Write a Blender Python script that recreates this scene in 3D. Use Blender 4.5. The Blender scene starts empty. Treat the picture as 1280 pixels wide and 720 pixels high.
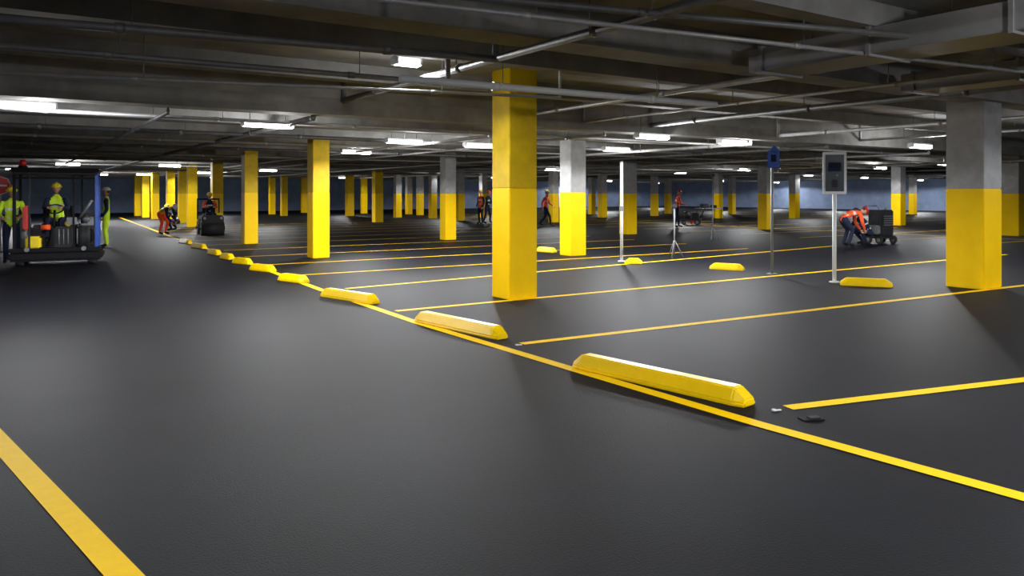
import bpy, bmesh, math, random
from mathutils import Vector, Matrix
random.seed(4)
sc = bpy.context.scene
sc.view_settings.view_transform = 'Standard'
sc.view_settings.look = 'None'
COL = sc.collection

# ---------------------------------------------------------------- site frame
H = 1.6                     # eye height
F = 960.0
HV = 242.0
U = Vector((-0.55, 0.835, 0)).normalized()   # along the drive aisle
V = Vector((0.835, 0.55, 0)).normalized()    # across the stalls
ANG = math.atan2(V.y, V.x)
def W(a, b, z=0.0):
    p = V * a + U * b
    return Vector((p.x, p.y, z))
def survey(u, v, z=0.0):
    """world position of a surveyed point at height z"""
    d = (z - H) * F / (HV - v)
    return Vector(((u - 640) / F * d, d, z))

# ---------------------------------------------------------------- materials
def mat(name, col, rough=0.6, metal=0.0, var=0.0, scale=8.0, bump=0.0, bscale=60.0,
        emit=0.0, spec=0.5, coat=0.0, stretch=None, col2=None):
    m = bpy.data.materials.new(name); m.use_nodes = True
    nt = m.node_tree; b = nt.nodes['Principled BSDF']
    b.inputs['Base Color'].default_value = (*col, 1)
    b.inputs['Roughness'].default_value = rough
    b.inputs['Metallic'].default_value = metal
    b.inputs['Specular IOR Level'].default_value = spec
    b.inputs['Coat Weight'].default_value = coat
    tc = nt.nodes.new('ShaderNodeTexCoord')
    mp = nt.nodes.new('ShaderNodeMapping')
    nt.links.new(tc.outputs['Object'], mp.inputs['Vector'])
    if stretch: mp.inputs['Scale'].default_value = stretch
    if var > 0 or col2:
        n = nt.nodes.new('ShaderNodeTexNoise'); n.inputs['Scale'].default_value = scale
        n.inputs['Detail'].default_value = 6; n.inputs['Roughness'].default_value = 0.62
        nt.links.new(mp.outputs['Vector'], n.inputs['Vector'])
        r = nt.nodes.new('ShaderNodeValToRGB')
        r.color_ramp.elements[0].position = 0.32; r.color_ramp.elements[1].position = 0.68
        c2 = col2 if col2 else tuple(min(1, c * (1 + var)) for c in col)
        c1 = col if col2 else tuple(c * (1 - var) for c in col)
        r.color_ramp.elements[0].color = (*c1, 1); r.color_ramp.elements[1].color = (*c2, 1)
        nt.links.new(n.outputs['Fac'], r.inputs['Fac'])
        nt.links.new(r.outputs['Color'], b.inputs['Base Color'])
    if bump > 0:
        n2 = nt.nodes.new('ShaderNodeTexNoise'); n2.inputs['Scale'].default_value = bscale
        n2.inputs['Detail'].default_value = 4
        nt.links.new(mp.outputs['Vector'], n2.inputs['Vector'])
        bp = nt.nodes.new('ShaderNodeBump'); bp.inputs['Strength'].default_value = bump
        bp.inputs['Distance'].default_value = 0.01
        nt.links.new(n2.outputs['Fac'], bp.inputs['Height'])
        nt.links.new(bp.outputs['Normal'], b.inputs['Normal'])
    if emit > 0:
        b.inputs['Emission Color'].default_value = (*col, 1)
        b.inputs['Emission Strength'].default_value = emit
    return m

M_floor = mat('asphalt_floor', (0.0056, 0.0060, 0.0092), 0.60, var=0.22, scale=1.2, bump=0.3, bscale=90, spec=0.10)
M_line = mat('yellow_line_paint', (1.0, 0.61, 0.0), 0.6, var=0.05, scale=14, bump=0.1, spec=.1)
M_yel = mat('yellow_column_paint', (1.0, 0.61, 0.0), 0.5, var=0.05, scale=3, bump=0.08, bscale=40, spec=.15)
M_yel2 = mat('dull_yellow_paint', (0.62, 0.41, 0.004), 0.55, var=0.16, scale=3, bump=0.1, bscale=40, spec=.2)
M_conc_l = mat('column_concrete', (0.36, 0.36, 0.36), 0.8, var=0.15, scale=4, bump=0.2)
M_conc = mat('ceiling_concrete', (0.27, 0.268, 0.255), 0.8, var=0.32, scale=1.1, bump=0.3, bscale=25)
M_beam = mat('beam_concrete', (0.25, 0.247, 0.235), 0.8, var=0.25, scale=2, bump=0.25, bscale=30)
M_wall = mat('wall_paint', (0.16, 0.21, 0.32), 0.8, var=0.2, scale=1.0)
M_stop = mat('wheel_stop_paint', (1.0, 0.64, 0.0), 0.35, var=0.05, scale=9, bump=0.15, bscale=50, spec=.3)
M_pipe = mat('galvanised_pipe', (0.42, 0.42, 0.42), 0.45, metal=0.3, var=0.15, scale=5)
M_piped = mat('dark_pipe', (0.16, 0.16, 0.16), 0.5, metal=0.3, var=0.2, scale=5)
M_duct = mat('duct_metal', (0.30, 0.30, 0.30), 0.5, metal=0.3, var=0.15, scale=2)
M_white = mat('white_paint', (0.75, 0.77, 0.78), 0.4, var=0.04)
M_black = mat('black_plastic', (0.008, 0.008, 0.010), 0.6, var=0.2, spec=.15)
M_dark = mat('dark_steel', (0.025, 0.025, 0.028), 0.6, var=0.2, spec=.25)
M_grey = mat('grey_steel', (0.20, 0.21, 0.22), 0.5, metal=0.3, var=0.1)
M_blue = mat('blue_paint', (0.01, 0.08, 0.45), 0.4, var=0.1)
M_red = mat('red_paint', (0.65, 0.02, 0.015), 0.4, var=0.1)
M_org = mat('orange_fabric', (0.92, 0.10, 0.015), 0.8, var=0.1)
M_hiv = mat('hivis_fabric', (0.60, 0.85, 0.02), 0.8, var=0.1)
M_hiy = mat('hivis_yellow', (0.95, 0.72, 0.02), 0.8, var=0.1)
M_navy = mat('navy_fabric', (0.015, 0.02, 0.045), 0.9, var=0.2, spec=.2)
M_refl = mat('reflective_tape', (0.7, 0.7, 0.68), 0.3, var=0.05)
M_skin = mat('skin', (0.50, 0.26, 0.17), 0.55, var=0.06)
M_hair = mat('hair', (0.03, 0.018, 0.01), 0.7, var=0.2)
M_glass = mat('screen_glass', (0.02, 0.03, 0.04), 0.25, var=0.1, scale=2, spec=.2)
M_rubber = mat('rubber', (0.02, 0.02, 0.02), 0.8, var=0.2)
M_lamp = mat('lamp_diffuser', (1.0, 0.99, 0.97), 0.4, emit=7)

# ---------------------------------------------------------------- mesh builder
class MB:
    def __init__(s): s.bm = bmesh.new(); s.mats = []
    def mi(s, m):
        if m not in s.mats: s.mats.append(m)
        return s.mats.index(m)
    def _tag(s, geom, m, smooth=False):
        i = s.mi(m)
        for f in {f for v in geom for f in v.link_faces}:
            f.material_index = i; f.smooth = smooth
    def box(s, c, size, m, rz=0, rx=0, ry=0, bev=0.0):
        M = Matrix.Translation(c) @ Matrix.Rotation(rz, 4, 'Z') @ Matrix.Rotation(ry, 4, 'Y') @ Matrix.Rotation(rx, 4, 'X') @ Matrix.Diagonal((*size, 1))
        g = bmesh.ops.create_cube(s.bm, size=1, matrix=M)
        s._tag(g['verts'], m)
        if bev:
            i = s.mi(m)
            es = list({e for v in g['verts'] for e in v.link_edges})
            r = bmesh.ops.bevel(s.bm, geom=es, offset=bev, segments=2, affect='EDGES')
            for f in r['faces']: f.material_index = i
        return s
    def cyl(s, p0, p1, r, m, seg=12, r2=None):
        p0 = Vector(p0); p1 = Vector(p1); d = p1 - p0
        q = d.to_track_quat('Z', 'Y').to_matrix().to_4x4()
        M = Matrix.Translation((p0 + p1) / 2) @ q
        g = bmesh.ops.create_cone(s.bm, cap_ends=True, segments=seg, radius1=r, radius2=r if r2 is None else r2, depth=d.length, matrix=M)
        s._tag(g['verts'], m, True)
        for f in {f for v in g['verts'] for f in v.link_faces}:
            if len(f.verts) > 4: f.smooth = False
        return s
    def sph(s, c, r, m, sx=1, sy=1, sz=1, seg=14, M0=None):
        M = Matrix.Translation(c) @ (M0 if M0 else Matrix()) @ Matrix.Diagonal((sx, sy, sz, 1))
        g = bmesh.ops.create_uvsphere(s.bm, u_segments=seg, v_segments=max(6, seg * 2 // 3), radius=r, matrix=M)
        s._tag(g['verts'], m, True); return g['verts']
    def torus(s, c, R, r, m, M0=Matrix(), n=20, k=8):
        vs = []
        for i in range(n):
            a = 2 * math.pi * i / n; ring = []
            for j in range(k):
                b = 2 * math.pi * j / k
                p = Vector(((R + r * math.cos(b)) * math.cos(a), (R + r * math.cos(b)) * math.sin(a), r * math.sin(b)))
                ring.append(s.bm.verts.new(Vector(c) + (M0 @ p)))
            vs.append(ring)
        i0 = s.mi(m)
        for i in range(n):
            for j in range(k):
                f = s.bm.faces.new((vs[i][j], vs[(i+1) % n][j], vs[(i+1) % n][(j+1) % k], vs[i][(j+1) % k]))
                f.material_index = i0; f.smooth = True
    def prism(s, prof, axis_len, m, T=Matrix()):
        """prof: (y,z) profile extruded along x by axis_len centred"""
        i0 = s.mi(m)
        A = [s.bm.verts.new(T @ Vector((-axis_len/2, y, z))) for y, z in prof]
        B = [s.bm.verts.new(T @ Vector((axis_len/2, y, z))) for y, z in prof]
        n = len(prof); fs = [s.bm.faces.new(A[::-1]), s.bm.faces.new(B)]
        for i in range(n):
            fs.append(s.bm.faces.new((A[i], A[(i+1) % n], B[(i+1) % n], B[i])))
        for f in fs: f.material_index = i0
    def add_mesh(s, me, mlist):
        n0 = len(s.bm.faces)
        s.bm.from_mesh(me); s.bm.faces.ensure_lookup_table()
        idx = [s.mi(m) for m in mlist]
        for f in s.bm.faces[n0:]:
            f.material_index = idx[min(f.material_index, len(idx)-1)]; f.smooth = True
    def done(s, name, loc=(0, 0, 0), rz=0, scale=1):
        bmesh.ops.recalc_face_normals(s.bm, faces=s.bm.faces[:])
        me = bpy.data.meshes.new(name); s.bm.to_mesh(me); s.bm.free()
        for m in s.mats: me.materials.append(m)
        o = bpy.data.objects.new(name, me); COL.objects.link(o)
        o.location = loc; o.rotation_euler = (0, 0, rz); o.scale = (scale,)*3
        return o

# ---------------------------------------------------------------- room shell
A0, A1, B0, B1 = -11.0, 72.0, -9.0, 72.0
BD = 12.0          # where the ceiling steps down
ZH, ZL = 3.5, 3.15
def slab(name, a0, a1, b0, b1, z0, z1, m):
    mb = MB(); c = W((a0+a1)/2, (b0+b1)/2, (z0+z1)/2)
    mb.box((0, 0, 0), (a1-a0, b1-b0, z1-z0), m)
    return mb.done(name, c, ANG)
slab('floor', A0, A1, B0, B1, -0.2, 0, M_floor)
mb = MB(); c0 = W((A0+A1)/2, 0, 0)
mb.box((0, (B0+BD)/2, ZH+0.15), (A1-A0, BD-B0, 0.3), M_conc)
mb.box((0, (BD+B1)/2, ZL+0.325), (A1-A0, B1-BD, 0.65), M_conc)
mb.done('ceiling', c0, ANG)
slab('wall_left', A0-0.3, A0, B0, B1, 0, 3.8, M_wall)
slab('wall_right', A1, A1+0.3, B0, B1, 0, 3.8, M_wall)
slab('wall_back', A0, A1, B1, B1+0.3, 0, 3.8, M_wall)
slab('wall_front', A0, A1, B0-0.3, B0, 0, 3.8, M_wall)

# beams across the aisle
for b in (-6.5, -4, -1.5, 0.6, 2.6, 4.5, 8.35, 10.8):
    slab('ceiling_beam', A0, A1, b-0.13, b+0.13, ZH-0.24, ZH, M_beam)
slab('ceiling_beam', A0, A1, 6.2, 6.7, 3.14, ZH, M_beam)
slab('ceiling_beam', A0, A1, BD, BD+0.45, 2.88, ZL, M_beam)
b = BD + 3.0
while b < B1 - 1:
    slab('ceiling_beam', A0, A1, b-0.16, b+0.16, 2.93, ZL, M_beam); b += 3.1

# ---------------------------------------------------------------- columns
cols = [  # u, base v, width px, full yellow
 (643,375,58,1),(398,323,30,1),(312,305,21,1),(271,291,17,1),(240,284,14,1),(228,279,9,1),(213,277,9,1),
 (194,274,8,1),(182,272,8,1),(172,270,7,1),(472,278,15,1),(437,270,12,1),(355,270,10,1),(340,268,8,1),(380,266,8,1),
 (716,320,33,0),(560,300,21,0),(785,293,22,0),(957,287,19,0),(993,273,13,0),(1123,282,17,0),(1267,295,34,0),
 (1217,362,65,0),(497,272,9,0),(511,268,8,0),(541,273,11,0),(575,276,9,0),(604,272,9,0),(692,278,9,0),
 (740,268,8,0),(753,272,12,0),(818,270,10,0),(835,267,8,0),(898,273,9,0),(915,268,7,0),(1141,268,8,0),(455,267,7,1),(525,269,7,0)]
for (u, v, w, full) in cols:
    p = survey(u, v)
    d = p.y; s = max(0.42, min(0.62, w * d / F / 1.38))
    y = d + s*0.62
    p = Vector(((u-640)/F*y, y, 0))
    bb = p.dot(U)
    top = ZH if bb < BD - .3 else ZL
    zt = 1.68 if d < 15 else (1.63 if d < 25 else 1.6)
    mb = MB()
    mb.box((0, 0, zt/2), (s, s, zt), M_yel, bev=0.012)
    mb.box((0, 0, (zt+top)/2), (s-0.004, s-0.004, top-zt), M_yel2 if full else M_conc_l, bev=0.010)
    mb.done('parking_column', p, ANG)

# ---------------------------------------------------------------- floor lines
def line(pts, w=0.12, name='parking_line', z=0.004):
    bm = bmesh.new(); P = [Vector((p[0], p[1], 0)) for p in pts]; L = []; R = []
    for i, p in enumerate(P):
        t = (P[min(i+1, len(P)-1)] - P[max(i-1, 0)]).normalized()
        n = Vector((-t.y, t.x, 0)) * w / 2
        L.append(bm.verts.new(p + n + Vector((0, 0, z)))); R.append(bm.verts.new(p - n + Vector((0, 0, z))))
    for i in range(len(P)-1): bm.faces.new((R[i], R[i+1], L[i+1], L[i]))
    me = bpy.data.meshes.new(name); bm.to_mesh(me); bm.free(); me.materials.append(M_line)
    o = bpy.data.objects.new(name, me); COL.objects.link(o); return o
main = [survey(*p) for p in ((1280,622),(950,531),(720,463),(520,403),(400,362),(300,325),(220,298),(150,272))]
d0 = (main[0]-main[1]).normalized()
line([main[0] + d0*3.5] + main, 0.125, 'aisle_line')
pl = [survey(0, 553), survey(155, 720)]
dd = (pl[1]-pl[0]).normalized()
line([pl[0] - dd*5, pl[0], pl[1], pl[1] + dd*3], 0.125, 'aisle_line')
for (u0, v0), (u1, v1), ext in [((985,510),(1280,475),6), ((652,430),(1280,357),5), ((495,389),(1185,325),3), ((432,361),(900,320),6)]:
    p0, p1 = survey(u0, v0), survey(u1, v1)
    line([p0, p1 + (p1-p0).normalized()*ext], 0.12)
st = survey(432, 361)
bs = st.dot(U)
for k in range(1, 12):
    bline = bs + 2.55 * k
    a_m = 2.6
    for i in range(len(main)-1):
        b_a, b_b = main[i].dot(U), main[i+1].dot(U)
        if b_a <= bline <= b_b:
            t = (bline-b_a)/(b_b-b_a); a_m = main[i].dot(V)*(1-t) + main[i+1].dot(V)*t
    line([W(a_m+0.3, bline), W(a_m+13.5, bline)], 0.10)
for k in range(0, 17):
    line([W(24, 4+2.7*k), W(35, 4+2.7*k)], 0.09)
    line([W(42, 3+2.7*k), W(53, 3+2.7*k)], 0.09)
line([W(29.5, 2), W(29.5, 52)], 0.10)

# ---------------------------------------------------------------- wheel stops
def wheel_stop(p0, p1):
    L = (p1-p0).length; c = (p0+p1)/2
    bm = bmesh.new(); h = 0.135; wb = 0.105; wt = 0.06; e = 0.10
    rings = [(-L/2, 0.75, 0.45), (-L/2+e, 1, 1), (L/2-e, 1, 1), (L/2, 0.75, 0.45)]
    R = []
    for x, sw, sh in rings:
        R.append([bm.verts.new((x, y*sw, z*(sh if z > 0.04 else 1))) for y, z in
                  ((-wb, 0), (-wb, 0.03), (-wt, h), (wt, h), (wb, 0.03), (wb, 0))])
    for i in range(3):
        for j in range(6):
            bm.faces.new((R[i][j], R[i][(j+1) % 6], R[i+1][(j+1) % 6], R[i+1][j]))
    bm.faces.new(R[0]); bm.faces.new(R[-1][::-1])
    bmesh.ops.bevel(bm, geom=bm.edges[:], offset=0.012, segments=2, affect='EDGES')
    bmesh.ops.recalc_face_normals(bm, faces=bm.faces[:])
    me = bpy.data.meshes.new('wheel_stop'); bm.to_mesh(me); bm.free(); me.materials.append(M_stop)
    o = bpy.data.objects.new('wheel_stop', me); COL.objects.link(o)
    o.location = c; o.rotation_euler = (0, 0, math.atan2((p1-p0).y, (p1-p0).x))
for (u0, v0, u1, v1) in [(722,458,938,508),(524,401,629,424),(405,370,470,380),(351,350,383,354),(315,337,342,340),
                         (293,328.5,313,330.5),(262,317,274,319),(278,322.5,290,324.5),(241,309,256,311),(226,303,238,305),
                         (888,336,930,338.5),(672,314,694,316),(1050,356,1116,359),(781,329.5,803,330)]:
    wheel_stop(survey(u0, v0), survey(u1, v1))

mb = MB(); mb.box((0, 0, 0.004), (0.16, 0.09, 0.006), M_black, bev=0.002); mb.box((0.02,0,0.012),(0.08,0.05,0.01),M_dark)
mb.done('rubber_pad', survey(1014, 524), 0.2)
for q in ((652, 431), (974, 512)):
    mb = MB(); mb.cyl((0, 0, 0.0), (0, 0, 0.012), 0.018, M_white, 8); mb.box((0.03, 0, 0.006), (0.05, 0.015, 0.008), M_white, rz=0.3)
    mb.done('chalk_marker', survey(*q) - V*0.06)

# ---------------------------------------------------------------- pipes / ducts
def pipe(name, p0, p1, r, m, couplings=True, hang=True, risers=True):
    p0, p1 = Vector(p0), Vector(p1); c = (p0+p1)/2; mb = MB()
    mb.cyl(p0-c, p1-c, r, m, 12); d = p1-p0; L = d.length; dn = d.normalized()
    n = max(2, int(L/2.4))
    for q in ((p0, p1) if risers else ()):
        top = ZH if q.dot(U) < BD else ZL
        mb.sph(q-c, r*1.1, m, seg=10)
        if top > q.z: mb.cyl(q-c, Vector((q.x, q.y, top))-c, r, m, 10)
    for i in range(n):
        q = p0 + d*((i+0.5)/n)
        if couplings: mb.cyl(q-c-dn*0.04, q-c+dn*0.04, r*1.25, m, 12)
        if hang:
            top = ZH if q.dot(U) < BD else ZL
            if top > q.z + r:
                mb.cyl(q-c+dn*0.1, Vector((q.x, q.y, top))-c+dn*0.1, 0.006, M_piped, 6)
    return mb.done(name, c)
pipe('sprinkler_pipe', survey(430,-6,3.0), survey(1330,95,3.0), 0.022, M_pipe)
pipe('conduit_pipe', survey(500,98,2.86), survey(895,131,2.86), 0.042, M_white, risers=False)
pipe('sprinkler_pipe', survey(-60,52,2.95), survey(560,104,2.95), 0.03, M_piped)
pipe('sprinkler_pipe', survey(-60,88,2.9), survey(700,122,2.9), 0.02, M_pipe)
pipe('conduit_pipe', survey(-60,18,3.1), survey(620,74,3.1), 0.04, M_piped)
pipe('conduit_pipe', survey(560,-6,3.1), survey(1330,62,3.1), 0.03, M_piped)
for a, z, r, m in ((4.6,3.12,.045,M_piped),(8.0,3.06,.04,M_pipe),(9.6,3.02,.025,M_pipe),(11.4,3.05,.05,M_piped),(15.6,3.0,.04,M_pipe),(19,3.02,.03,M_pipe)):
    pipe('sprinkler_pipe', W(a, -6, z), W(a, BD-0.02, z), r, m)
for a, z, r, m in ((2.0,2.8,.03,M_piped),(4.2,2.84,.05,M_piped),(8.4,2.8,.035,M_pipe),(10.4,2.82,.03,M_pipe),(15,2.8,.04,M_pipe),(18,2.83,.05,M_piped),(23,2.8,.04,M_pipe),(31,2.8,.05,M_pipe),(40,2.8,.05,M_piped)):
    pipe('sprinkler_pipe', W(a, BD+0.3, z), W(a, 60, z), r, m)
for i, b in enumerate((13.4, 16.6, 19.2, 22.0, 26.5, 31.0, 37, 44)):
    pipe('conduit_pipe', W(-8, b, 2.84), W(60, b, 2.84), 0.03 + 0.012*(i % 2), M_pipe if i % 2 == 0 else M_piped)
def duct(a, b0, b1, w, h, z):
    mb = MB(); L = b1-b0
    mb.box((0, 0, 0), (w, L, h), M_duct, bev=0.01)
    y = -L/2 + 0.02
    while y < L/2:
        mb.box((0, y, 0), (w+0.05, 0.04, h+0.05), M_duct); y += 1.3
    mb.done('air_duct', W(a, (b0+b1)/2, z), ANG)
duct(7.5, -6, 5.9, 0.7, 0.26, 3.12)
duct(10.6, -6, 5.9, 0.6, 0.24, 3.12)
duct(16.5, -6, 5.9, 1.0, 0.26, 3.1)

# ---------------------------------------------------------------- lamps
def lamp_mesh(drop, em, L=1.2, w=0.16):
    mb = MB()
    mb.box((0, 0, 0.05), (L, w*0.8, 0.05), M_white, bev=0.008)
    prof = [(w/2*math.cos(t), 0.03 + 0.085*math.sin(t)) for t in [math.pi + math.pi*i/10 for i in range(11)]]
    mb.prism(prof, L-0.04, em)
    for sx in (-1, 1):
        mb.box((sx*(L/2-0.01), 0, 0.01), (0.03, w+0.01, 0.10), M_white, bev=0.006)
        mb.cyl((sx*L*0.35, 0, 0.07), (sx*L*0.35, 0, drop), 0.007, M_grey, 6)
    return mb
def lamp(u, v, z, L=0.9, w=0.16, pos=None, pw=1.0, name='batten_light'):
    p = pos if pos else survey(u, v, z)
    top = ZH if p.dot(U) < BD else ZL
    lo = lamp_mesh(top - p.z, M_lamp, L, w).done(name, p, ANG)
    for kind, en in (('SPOT', 370*pw), ('POINT', 85*min(pw, 1))):
        l = bpy.data.lights.new('bulb', kind); l.energy = en; l.color = (0.97, 0.98, 1.0)
        l.shadow_soft_size = 0.07
        if kind == 'SPOT': l.spot_size = math.radians(172); l.spot_blend = 0.15
        lob = bpy.data.objects.new('bulb', l); COL.objects.link(lob)
        lob.parent = lo; lob.location = (0.0 if kind == 'SPOT' else 0.25, 0, -0.15)
for u, v, z in [(25,132,2.85),(335,156,2.82),(505,177,2.8),(212,207,2.8),(335,213,2.8),(815,171,2.8),(770,187,2.8),
                (915,178,2.8),(1100,210,2.8),(930,212,2.8),(600,182,2.8),(445,190,2.8),(1150,183,2.8),
                (690,212,2.8),(850,216,2.8),(1010,219,2.8),(560,219,2.8),(430,222,2.8),(1210,222,2.8),(270,222,2.8),(85,205,2.8),
                (1180,205,2.8)]:
    lamp(u, v, z)
for u, v, z in [(1045,226,2.8),(760,226,2.8),(640,227,2.8),(900,226,2.8),(500,228,2.8),(350,227,2.8),(1150,225,2.8),(1250,225,2.8),(220,227,2.8),
                (720,229,2.8),(820,229,2.8),(570,229,2.8),(970,228,2.8),
                (125,218,2.8),(180,218,2.8),(255,216,2.8),(60,215,2.8),(20,211,2.8),(620,222,2.8),(1080,222,2.8)]:  # several far fixtures here are added to brighten left aisle and back area
    lamp(u, v, z, pw=2.2 if v > 224 else 1.6)
lamp(508, 78, 3.30, 0.35, 0.2, pw=.7)  # small added fixture, stands in for a soft glow on the ceiling
for a, b in ((-4,-4),(3,-4),(10,-4),(-5,3),(13,1.5),(20,6),(20,-2),(6,1.2),(-2,0.2)):  # out-of-view fixtures behind and overhead, some added to brighten the near floor
    lamp(0, 0, 0, pos=W(a, b, 3.1))

# ---------------------------------------------------------------- sign posts
def face_cam(p): return math.atan2(p.y, p.x) - math.pi/2
p = survey(1043, 353)
mb = MB(); mb.cyl((0,0,0.0),(0,0,1.66),0.035,M_white,16); mb.cyl((0,0,0),(0,0,0.02),0.09,M_white,16)
mb.box((0,-0.01,1.97),(0.40,0.05,0.76),M_white,bev=0.012); mb.box((0,-0.04,1.97),(0.31,0.02,0.66),M_glass,bev=0.004)
mb.box((0.0,-0.052,2.08),(0.22,0.006,0.16),M_navy); mb.box((0,-0.052,1.78),(0.10,0.008,0.14),M_dark,bev=0.003)
mb.cyl((0.04,-0.05,1.93),(0.04,-0.06,1.93),0.02,M_grey,12)
mb.done('pay_station_sign', p, face_cam(p)*0.7)
p = survey(965, 343)
mb = MB(); mb.cyl((0,0,0),(0,0,2.5),0.028,M_grey,12); mb.cyl((0,0,0),(0,0,0.02),0.1,M_grey,16)
mb.box((0.03,-0.04,2.28),(0.22,0.03,0.34),M_blue,bev=0.01); mb.box((0.05,-0.04,2.46),(0.14,0.03,0.12),M_blue,ry=0.78,bev=0.008)
mb.box((0.03,-0.058,2.30),(0.10,0.004,0.14),M_navy)
mb.done('parking_sign', p, face_cam(p))
p = survey(777, 327)
mb = MB(); mb.cyl((0,0,0),(0,0,2.33),0.036,M_white,16); mb.cyl((0,0,0),(0,0,0.02),0.09,M_white,16); mb.cyl((0,0,2.33),(0,0,2.36),0.045,M_grey,16)
mb.box((0,0,1.25),(0.09,0.09,0.12),M_grey,bev=0.01)
mb.done('marker_post', p, 0)
p = survey(0, 315)
mb = MB(); mb.cyl((0,0,0),(0,0,2.0),0.025,M_grey,12); mb.cyl((0,0,0),(0,0,0.03),0.2,M_rubber,20)
mb.cyl((0,-0.03,1.82),(0,-0.05,1.82),0.26,M_white,8); mb.cyl((0,-0.05,1.82),(0,-0.056,1.82),0.245,M_red,8)
mb.box((0,-0.06,1.82),(0.32,0.006,0.05),M_white)
mb.done('stop_sign', p, face_cam(p))
for u, v, t in ((843,322,1.25),(891,300,2.2)):
    p = survey(u, v); mb = MB(); mb.cyl((0,0,0.0),(0,0,t),0.02,M_grey,10)
    for k in range(3):
        a = k*2.094; mb.cyl((0,0,0.45),(0.22*math.cos(a),0.22*math.sin(a),0.01),0.012,M_grey,8)
    mb.box((0,0,t+0.04),(0.12,0.10,0.10),M_dark,bev=0.01)
    mb.done('survey_tripod', p)

# ---------------------------------------------------------------- people
def skin(pts, edges, radii, roots, sub=1):
    me = bpy.data.meshes.new('tmp'); me.from_pydata([tuple(p) for p in pts], edges, [])
    o = bpy.data.objects.new('tmp', me); COL.objects.link(o)
    m = o.modifiers.new('s', 'SKIN'); m.use_smooth_shade = True; m.branch_smoothing = 0.4
    lay = me.skin_vertices[0]
    for i, r in enumerate(radii):
        lay.data[i].radius = (r, r) if not isinstance(r, tuple) else r
        lay.data[i].use_root = i in roots
    ss = o.modifiers.new('u', 'SUBSURF'); ss.levels = sub; ss.render_levels = sub
    dg = bpy.context.evaluated_depsgraph_get(); dg.update()
    out = bpy.data.meshes.new_from_object(o.evaluated_get(dg))
    bpy.data.objects.remove(o); return out

POSES = {
 'stand': dict(pelvis=(0,0,.95), waist=(0,0.01,1.13), chest=(0,0,1.34), nb=(0,-.01,1.47), neck=(0,0,1.54), tilt=0,
   sh=((-.18,0,1.41),(.18,0,1.41)), el=((-.23,-.03,1.13),(.23,-.03,1.13)), wr=((-.23,.1,.9),(.23,.1,.9)),
   kn=((-.11,.03,.50),(.11,.03,.50)), an=((-.12,-.02,.09),(.12,-.02,.09))),
 'operate': dict(pelvis=(0,0,.94), waist=(0,.02,1.12), chest=(0,.05,1.33), nb=(0,.06,1.46), neck=(0,.08,1.53), tilt=.3,
   sh=((-.18,.05,1.40),(.18,.05,1.40)), el=((-.25,.12,1.13),(.25,.12,1.13)), wr=((-.18,.36,1.08),(.18,.36,1.08)),
   kn=((-.12,.12,.50),(.12,-.02,.50)), an=((-.12,.12,.09),(.13,-.16,.09))),
 'walk': dict(pelvis=(0,0,.93), waist=(0,.02,1.12), chest=(0,.04,1.33), nb=(0,.04,1.46), neck=(0,.06,1.53), tilt=.1,
   sh=((-.18,.06,1.40),(.18,.02,1.40)), el=((-.23,.14,1.14),(.23,-.14,1.15)), wr=((-.2,.34,1.0),(.23,-.12,.9)),
   kn=((-.1,-.02,.49),(.1,.22,.52)), an=((-.1,-.32,.14),(.1,.26,.09))),
 'bend': dict(pelvis=(0,-.22,.88), waist=(0,-.06,1.0), chest=(0,.16,1.06), nb=(0,.29,1.05), neck=(0,.36,1.03), tilt=1.15,
   sh=((-.18,.24,1.01),(.18,.24,1.01)), el=((-.2,.3,.72),(.2,.3,.72)), wr=((-.12,.42,.50),(.12,.42,.50)),
   kn=((-.14,.02,.49),(.14,.02,.49)), an=((-.15,-.12,.09),(.15,-.12,.09))),
 'crouch': dict(pelvis=(0,-.18,.40), waist=(0,-.06,.56), chest=(0,.08,.74), nb=(0,.16,.86), neck=(0,.2,.92), tilt=.6,
   sh=((-.18,.12,.80),(.18,.12,.80)), el=((-.22,.30,.58),(.22,.30,.58)), wr=((-.12,.48,.42),(.12,.48,.42)),
   kn=((-.18,.22,.50),(.17,.24,.46)), an=((-.15,.02,.09),(.15,-.06,.10))),
 'sit': dict(pelvis=(0,-.05,.62), waist=(0,-.04,.80), chest=(0,-.01,1.01), nb=(0,0,1.14), neck=(0,.02,1.21), tilt=.15,
   sh=((-.18,0,1.08),(.18,0,1.08)), el=((-.24,.12,.86),(.24,.12,.86)), wr=((-.15,.36,.88),(.15,.36,.88)),
   kn=((-.14,.38,.60),(.14,.38,.60)), an=((-.14,.44,.19),(.14,.44,.19))),
}
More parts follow.
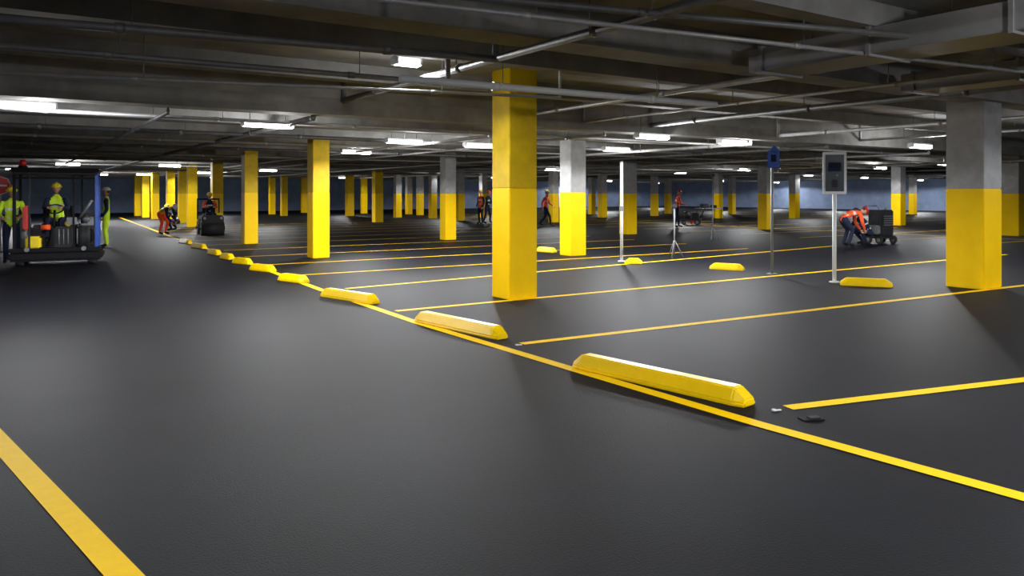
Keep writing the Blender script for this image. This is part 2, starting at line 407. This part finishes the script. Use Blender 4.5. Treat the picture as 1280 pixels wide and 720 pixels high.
def person(u, v, yaw, pose, top, trousers, hat=M_hiy, sleeves=None, name='construction_worker', scale=1.0, pos=None):
    P = POSES[pose]; sleeves = sleeves or top
    pel = Vector(P['pelvis'])
    pts = [pel, Vector(P['waist']), Vector(P['chest']), Vector(P['nb']), Vector(P['neck'])]
    rad = [(.145,.115), (.135,.105), (.16,.12), .075, .052]
    edges = [(0,1),(1,2),(2,3),(3,4)]
    tag = {(0,1):0,(1,2):0,(2,3):0,(3,4):4}
    for s in (0, 1):
        x = -1 if s == 0 else 1
        i = len(pts); e = Vector(P['el'][s]); w = Vector(P['wr'][s]); sh = Vector(P['sh'][s])
        pts += [sh, (sh+e)/2, e, (e*0.6+w*0.4), w]; rad += [.072,.06,.05,.045,.03]
        for a, b in ((2,i),(i,i+1),(i+1,i+2),(i+2,i+3),(i+3,i+4)): edges.append((a,b)); tag[(a,b)] = 1
        i = len(pts); k = Vector(P['kn'][s]); an = Vector(P['an'][s]); hip = pel + Vector((x*.10, .0, -.06))
        fd = Vector((x*.05, 1, 0)).normalized()
        pts += [hip, (hip+k)/2, k, (k*0.6+an*0.4), an, an + fd*.10 + Vector((0,0,-.04)), an + fd*.19 + Vector((0,0,-.05))]
        rad += [.10,.088,.066,.062,.046,.045,.036]
        for a, b, t in ((0,i,2),(i,i+1,2),(i+1,i+2,2),(i+2,i+3,2),(i+3,i+4,2),(i+4,i+5,3),(i+5,i+6,3)):
            edges.append((a,b)); tag[(a,b)] = t
    me = skin(pts, edges, rad, [0], 2)
    ml = [top, sleeves, trousers, M_black, M_skin, M_refl]
    for f in me.polygons:
        best = 9; bt = 0; be = None; tt = 0
        for (a, b), t in tag.items():
            A, B = pts[a], pts[b]; d = B-A; q = max(0, min(1, (f.center-A).dot(d)/d.length_squared))
            dist = (f.center-(A+d*q)).length / (rad[b][0] if isinstance(rad[b], tuple) else rad[b])
            if dist < best: best, bt, be, tt = dist, t, (a, b), q
        if be == (0,1) and tt > .55: bt = 5
        if be == (1,2) and .45 < tt < .7: bt = 5
        f.material_index = bt
    mb = MB(); mb.add_mesh(me, ml)
    for s in (0, 1):
        x = -1 if s == 0 else 1
        w = Vector(P['wr'][s]); e = Vector(P['el'][s]); f = (w-e).normalized()
        sd = Vector((0, 1, 0)) if abs(f.y) < .7 else Vector((-x, 0, 0))
        sd = (sd - f*sd.dot(f)).normalized(); n = f.cross(sd).normalized()
        if n.dot(Vector((-x, 0, -0.3))) < 0: n = -n
        hp = [w, w+f*.045, w+f*.08]; hr = [.027,(.036,.03),(.036,.028)]; he = [(0,1),(1,2)]; roots = [0]
        for k, (off, ln) in enumerate(((.028,.075),(.010,.083),(-.009,.078),(-.027,.062))):
            i = len(hp); r = w + f*.075 + sd*off
            hp += [r, r+f*ln*.45+n*.006, r+f*ln*.75+n*ln*.28, r+f*ln*.85+n*ln*.6]; hr += [.0095,.0095,.0085,.0075]
            he += [(i,i+1),(i+1,i+2),(i+2,i+3)]; roots.append(i)
        i = len(hp); r = w + f*.03 + sd*.022
        hp += [r, r+sd*.030+f*.022, r+sd*.038+f*.052+n*.015]; hr += [.012,.011,.009]; he += [(i,i+1),(i+1,i+2)]; roots.append(i)
        mb.add_mesh(skin(hp, he, hr, roots, 1), [M_skin])
    T = Matrix.Translation(P['neck']) @ Matrix.Rotation(-P['tilt'], 4, 'X')
    bmh = bmesh.new(); bmesh.ops.create_uvsphere(bmh, u_segments=24, v_segments=18, radius=1)
    for vv in bmh.verts:
        c = vv.co.copy(); xx, yy, zz = c.x*.076, c.y*.095, c.z*.118
        if zz < 0: xx *= 1 - .32*(-c.z)**1.5; yy = yy*(1 - .15*-c.z) + .012*(-c.z)
        if c.y > .6: yy -= .006*(1 if abs(c.z-.12) < .16 and abs(c.x) > .2 else 0)
        vv.co = (xx, yy, zz + .115)
    for fc in bmh.faces:
        cc = fc.calc_center_median()
        fc.material_index = 1 if (cc.z > .165 or (cc.y < -.015 and cc.z > .07)) else 0
    bmesh.ops.transform(bmh, matrix=T, verts=bmh.verts)
    mh = bpy.data.meshes.new('h'); bmh.to_mesh(mh); bmh.free(); mb.add_mesh(mh, [M_skin, M_hair])
    R3 = T.to_3x3().to_4x4()
    mb.sph(T @ Vector((0,.096,.100)), .014, M_skin, .8, 1.1, 1.5, 10, R3)
    mb.sph(T @ Vector((0,.086,.058)), .02, M_red, 1, .4, .35, 10, R3)
    for x in (-1, 1):
        mb.sph(T @ Vector((x*.078,.0,.105)), .02, M_skin, .4, .8, 1.5, 10, R3)
        mb.sph(T @ Vector((x*.030,.082,.122)), .011, M_white, 1, .7, .8, 10, R3)
        mb.sph(T @ Vector((x*.030,.090,.122)), .005, M_black, 1, .7, 1, 8, R3)
    if hat:
        g = mb.sph(T @ Vector((0,-.005,.155)), .108, hat, .92, 1.12, .85, 20, R3)
        inv = T.inverted()
        dele = [q for q in g if (inv @ q.co).z < .145]
        bmesh.ops.delete(mb.bm, geom=dele, context='VERTS')
        mb.cyl(T @ Vector((0,.012,.148)), T @ Vector((0,.012,.156)), .122, hat, 20)
        mb.box(T @ Vector((0,-.005,.245)), (.03,.16,.016), hat, rx=-P['tilt'], bev=.004)
    p = pos if pos is not None else survey(u, v)
    return mb.done(name, p, yaw, scale)

pi = math.pi
person(15, 329, -2.6, 'operate', M_hiv, M_navy, M_hiy)
person(-8, 322, 2.4, 'stand', M_org, M_navy, M_red)
person(133, 309, 2.0, 'stand', M_hiv, M_hiv, M_white, sleeves=M_navy)
person(206, 293, -1.9, 'bend', M_hiy, M_org, M_white, sleeves=M_navy)
person(601, 280, 2.4, 'stand', M_org, M_navy, M_hiy, sleeves=M_navy)
person(609, 279, -2.0, 'operate', M_navy, M_navy, M_org)
person(682, 283, -1.8, 'walk', M_org, M_navy, M_hiy)
person(846, 284, -1.5, 'operate', M_org, M_navy, M_red)
person(1062, 308, -1.45, 'bend', M_org, M_navy, M_red, sleeves=M_org)
person(1080, 306, 1.7, 'crouch', M_navy, M_navy, M_dark)
person(217, 288, 1.6, 'crouch', M_navy, M_navy, M_hiy)

# ---------------------------------------------------------------- utility vehicle
def wheel(mb, c, r, w, ax='x'):
    c = Vector(c); d = Vector((w/2, 0, 0)) if ax == 'x' else Vector((0, w/2, 0))
    mb.cyl(c-d, c+d, r, M_rubber, 22); mb.cyl(c-d*1.06, c+d*1.06, r*.55, M_grey, 16)
p = survey(73, 331); p.y += 0.5; p.x = (73-640)/F*p.y
mb = MB()
mb.box((0,0,.20),(1.84,1.25,.22),M_black,bev=.05); mb.box((0,-.62,.34),(1.80,.06,.10),M_black,bev=.02)
mb.box((0,0,.33),(1.7,1.15,.05),M_dark,bev=.01)
for x in (-.7,.7):
    for y in (-.42,.42): wheel(mb,(x,y,.13),.13,.16)
for x, m in ((-.80,M_black),(.80,M_blue)):
    for y in (-.50,.50): mb.box((x,y,1.22),(.065,.065,1.80),m,bev=.012)
mb.box((-.52,-.50,1.22),(.04,.04,1.8),M_dark); mb.box((.45,.50,1.22),(.05,.05,1.8),M_black)
mb.box((.34,-.50,1.22),(.04,.04,1.8),M_black)
mb.box((0,0,2.13),(1.78,1.25,.09),M_black,bev=.035); mb.box((0,0,2.05),(1.66,1.1,.05),M_dark,bev=.01)
mb.box((0,-.50,1.95),(1.6,.04,.05),M_black)
mb.box((.80,0,1.1),(.03,.95,.04),M_blue); mb.box((-.80,0,1.1),(.03,.95,.04),M_black)
mb.box((-.05,.25,.62),(1.0,.6,.52),M_dark,bev=.06); mb.box((-.05,.45,1.12),(.6,.10,.5),M_black,bev=.05)
mb.box((-.05,.18,.90),(.56,.45,.10),M_black,bev=.04)
mb.box((.15,-.30,.60),(.42,.36,.50),M_dark,bev=.04); mb.box((-.45,-.32,.50),(.30,.30,.28),M_hiy,bev=.04)
mb.cyl((.52,-.3,.36),(.52,-.3,.86),.14,M_dark,18); mb.cyl((.52,-.3,.86),(.52,-.3,.92),.08,M_grey,16)
mb.cyl((-.05,-.42,.85),(-.05,-.28,1.22),.025,M_black,10)
mb.torus((-.05,-.24,1.25),.17,.016,M_black,Matrix.Rotation(.6,4,'X'))
mb.cyl((-.30,-.42,.84),(-.12,-.42,.84),.06,M_org,14)
mb.sph((.22,-.36,.92),.07,M_hiy); mb.sph((.55,.1,1.0),.09,M_grey)
for k in range(4):
    mb.torus((.58,-.1+.05*k,.62),.16,.016,M_black,Matrix.Rotation(pi/2,4,'X'))
mb.cyl((-.66,.1,.36),(-.66,.1,1.0),.11,M_grey,16); mb.sph((-.66,.1,1.0),.11,M_grey)
mb.box((.62,.35,.75),(.28,.3,.8),M_dark,bev=.03); mb.box((.62,.19,.95),(.18,.02,.2),M_grey,bev=.005)
mb.box((.3,-.44,.98),(.2,.06,.16),M_grey,bev=.01)
for i in range(5): mb.cyl((.05+.09*i,-.49,.45),(.05+.09*i,-.49,.80),.014,M_grey,8)
for x in (-.55,.55): mb.cyl((x,-.64,.36),(x,-.67,.36),.05,M_grey,14)
mb.box((-.62,-.1,1.05),(.12,.3,.55),M_red,bev=.03)
mb.cyl((-.66,-.3,2.17),(-.66,-.3,2.22),.09,M_black,14); mb.cyl((-.66,-.3,2.22),(-.66,-.3,2.36),.075,M_red,16,r2=.055)
mb.cyl((.45,-.2,1.05),(.70,-.35,1.45),.03,M_grey,8)
mb.done('utility_vehicle', p, 0.45)
off = Matrix.Rotation(0.45, 3, 'Z') @ Vector((-.05, .16, .40))
person(0, 0, 0.45+pi, 'sit', M_hiv, M_navy, M_hiy, sleeves=M_navy, pos=p + off)

# ride-on roller
p = survey(263, 294); p.y += .5; p.x = (263-640)/F*p.y
mb = MB()
for y in (-.52,.52): mb.cyl((-.42,y,.27),(.42,y,.27),.27,M_dark,26); mb.cyl((-.47,y,.27),(.47,y,.27),.06,M_dark,12)
mb.box((0,0,.52),(.86,.75,.34),M_black,bev=.06); mb.box((0,-.55,.62),(.8,.42,.30),M_dark,bev=.05)
mb.box((0,.3,.76),(.5,.4,.10),M_black,bev=.03); mb.box((0,.5,1.0),(.48,.10,.42),M_black,bev=.04)
for x in (-.40,.40):
    mb.box((x,.62,.98),(.05,.05,.80),M_black,bev=.01); mb.box((x,-.52,.30),(.05,.5,.06),M_dark)
mb.box((0,.62,1.38),(.85,.06,.06),M_black,bev=.01)
mb.cyl((0,-.28,.75),(0,-.12,1.02),.02,M_black,8); mb.torus((0,-.11,1.03),.15,.014,M_black,Matrix.Rotation(.6,4,'X'))
mb.box((.28,-.55,.80),(.16,.2,.10),M_hiy,bev=.02)
for x in (-.3,.3): mb.cyl((x,-.77,.66),(x,-.79,.66),.05,M_grey,12)
ro = mb.done('road_roller', p, 0.5)
person(0, 0, 0.5+pi, 'sit', M_navy, M_navy, M_hiy, sleeves=M_org, pos=p + Vector((-.12,.22,.20)))

# generator cart on the right
p = survey(1101, 305); p.y += .35; p.x = (1101-640)/F*p.y
mb = MB()
mb.box((0,0,.66),(.54,.56,.84),M_dark,bev=.04); mb.box((0,-.29,.75),(.42,.02,.50),M_dark,bev=.008)
for i in range(5): mb.box((0,-.305,.60+.07*i),(.36,.015,.025),M_grey)
mb.box((0,0,.20),(.66,.64,.06),M_dark,bev=.01)
for x in (-.29,.29):
    for y in (-.22,.22): wheel(mb,(x,y,.13),.13,.07)
mb.cyl((-.24,.27,1.05),(-.24,.40,1.2),.015,M_grey,8); mb.cyl((.24,.27,1.05),(.24,.40,1.2),.015,M_grey,8); mb.cyl((-.24,.40,1.2),(.24,.40,1.2),.015,M_grey,8)
mb.box((-.38,-.1,.45),(.20,.36,.28),M_grey,bev=.03); mb.cyl((.18,0,1.08),(.18,0,1.16),.04,M_grey,10)
mb.done('generator_cart', p, .35)

def striper(u, v, rz, s=1):
    mb = MB()
    for x in (-.25,.25): wheel(mb,(x,-.25,.14),.14,.07)
    wheel(mb,(0,.45,.11),.11,.06)
    mb.box((0,.05,.30),(.46,.9,.06),M_dark,bev=.01); mb.box((0,-.15,.48),(.36,.34,.30),M_dark,bev=.04)
    mb.cyl((0,.28,.33),(0,.28,.66),.15,M_dark,18); mb.cyl((0,.28,.66),(0,.28,.69),.155,M_black,18)
    for x in (-.22,.22): mb.cyl((x,-.35,.33),(x,-.68,1.0),.016,M_black,8)
    mb.cyl((-.3,-.68,1.0),(.3,-.68,1.0),.018,M_black,8); mb.box((.32,.1,.12),(.12,.14,.16),M_red,bev=.01)
    mb.done('line_striping_machine', survey(u, v), rz, s)
striper(866, 281, 1.2)

def table(u, v, rz):
    mb = MB(); mb.box((0,0,.78),(1.4,.7,.05),M_grey,bev=.01)
    for x in (-.62,.62):
        for y in (-.28,.28): mb.cyl((x,y,0),(x,y,.76),.02,M_dark,8)
    mb.box((-.3,0,.92),(.4,.35,.24),M_dark,bev=.03); mb.box((.35,.05,.88),(.3,.25,.16),M_black,bev=.02)
    mb.done('work_table', survey(u, v), rz)
table(886, 278, .4)

# ---------------------------------------------------------------- world, camera
w = bpy.data.worlds.new('w'); sc.world = w; w.use_nodes = True
w.node_tree.nodes['Background'].inputs[0].default_value = (0.05, 0.055, 0.06, 1)
cam = bpy.data.cameras.new('camera'); co = bpy.data.objects.new('camera', cam); COL.objects.link(co)
co.location = (0, 0, H); co.rotation_euler = (math.pi/2, 0, 0)
cam.sensor_width = 36; cam.lens = 27.0; cam.shift_y = -118/1280
cam.clip_end = 300; cam.clip_start = 0.05
sc.camera = co
# align the building with the world axes
bpy.context.view_layer.update()
R = Matrix.Rotation(-ANG, 4, 'Z')
for o in list(sc.objects):
    if o.parent is None: o.matrix_world = R @ o.matrix_world
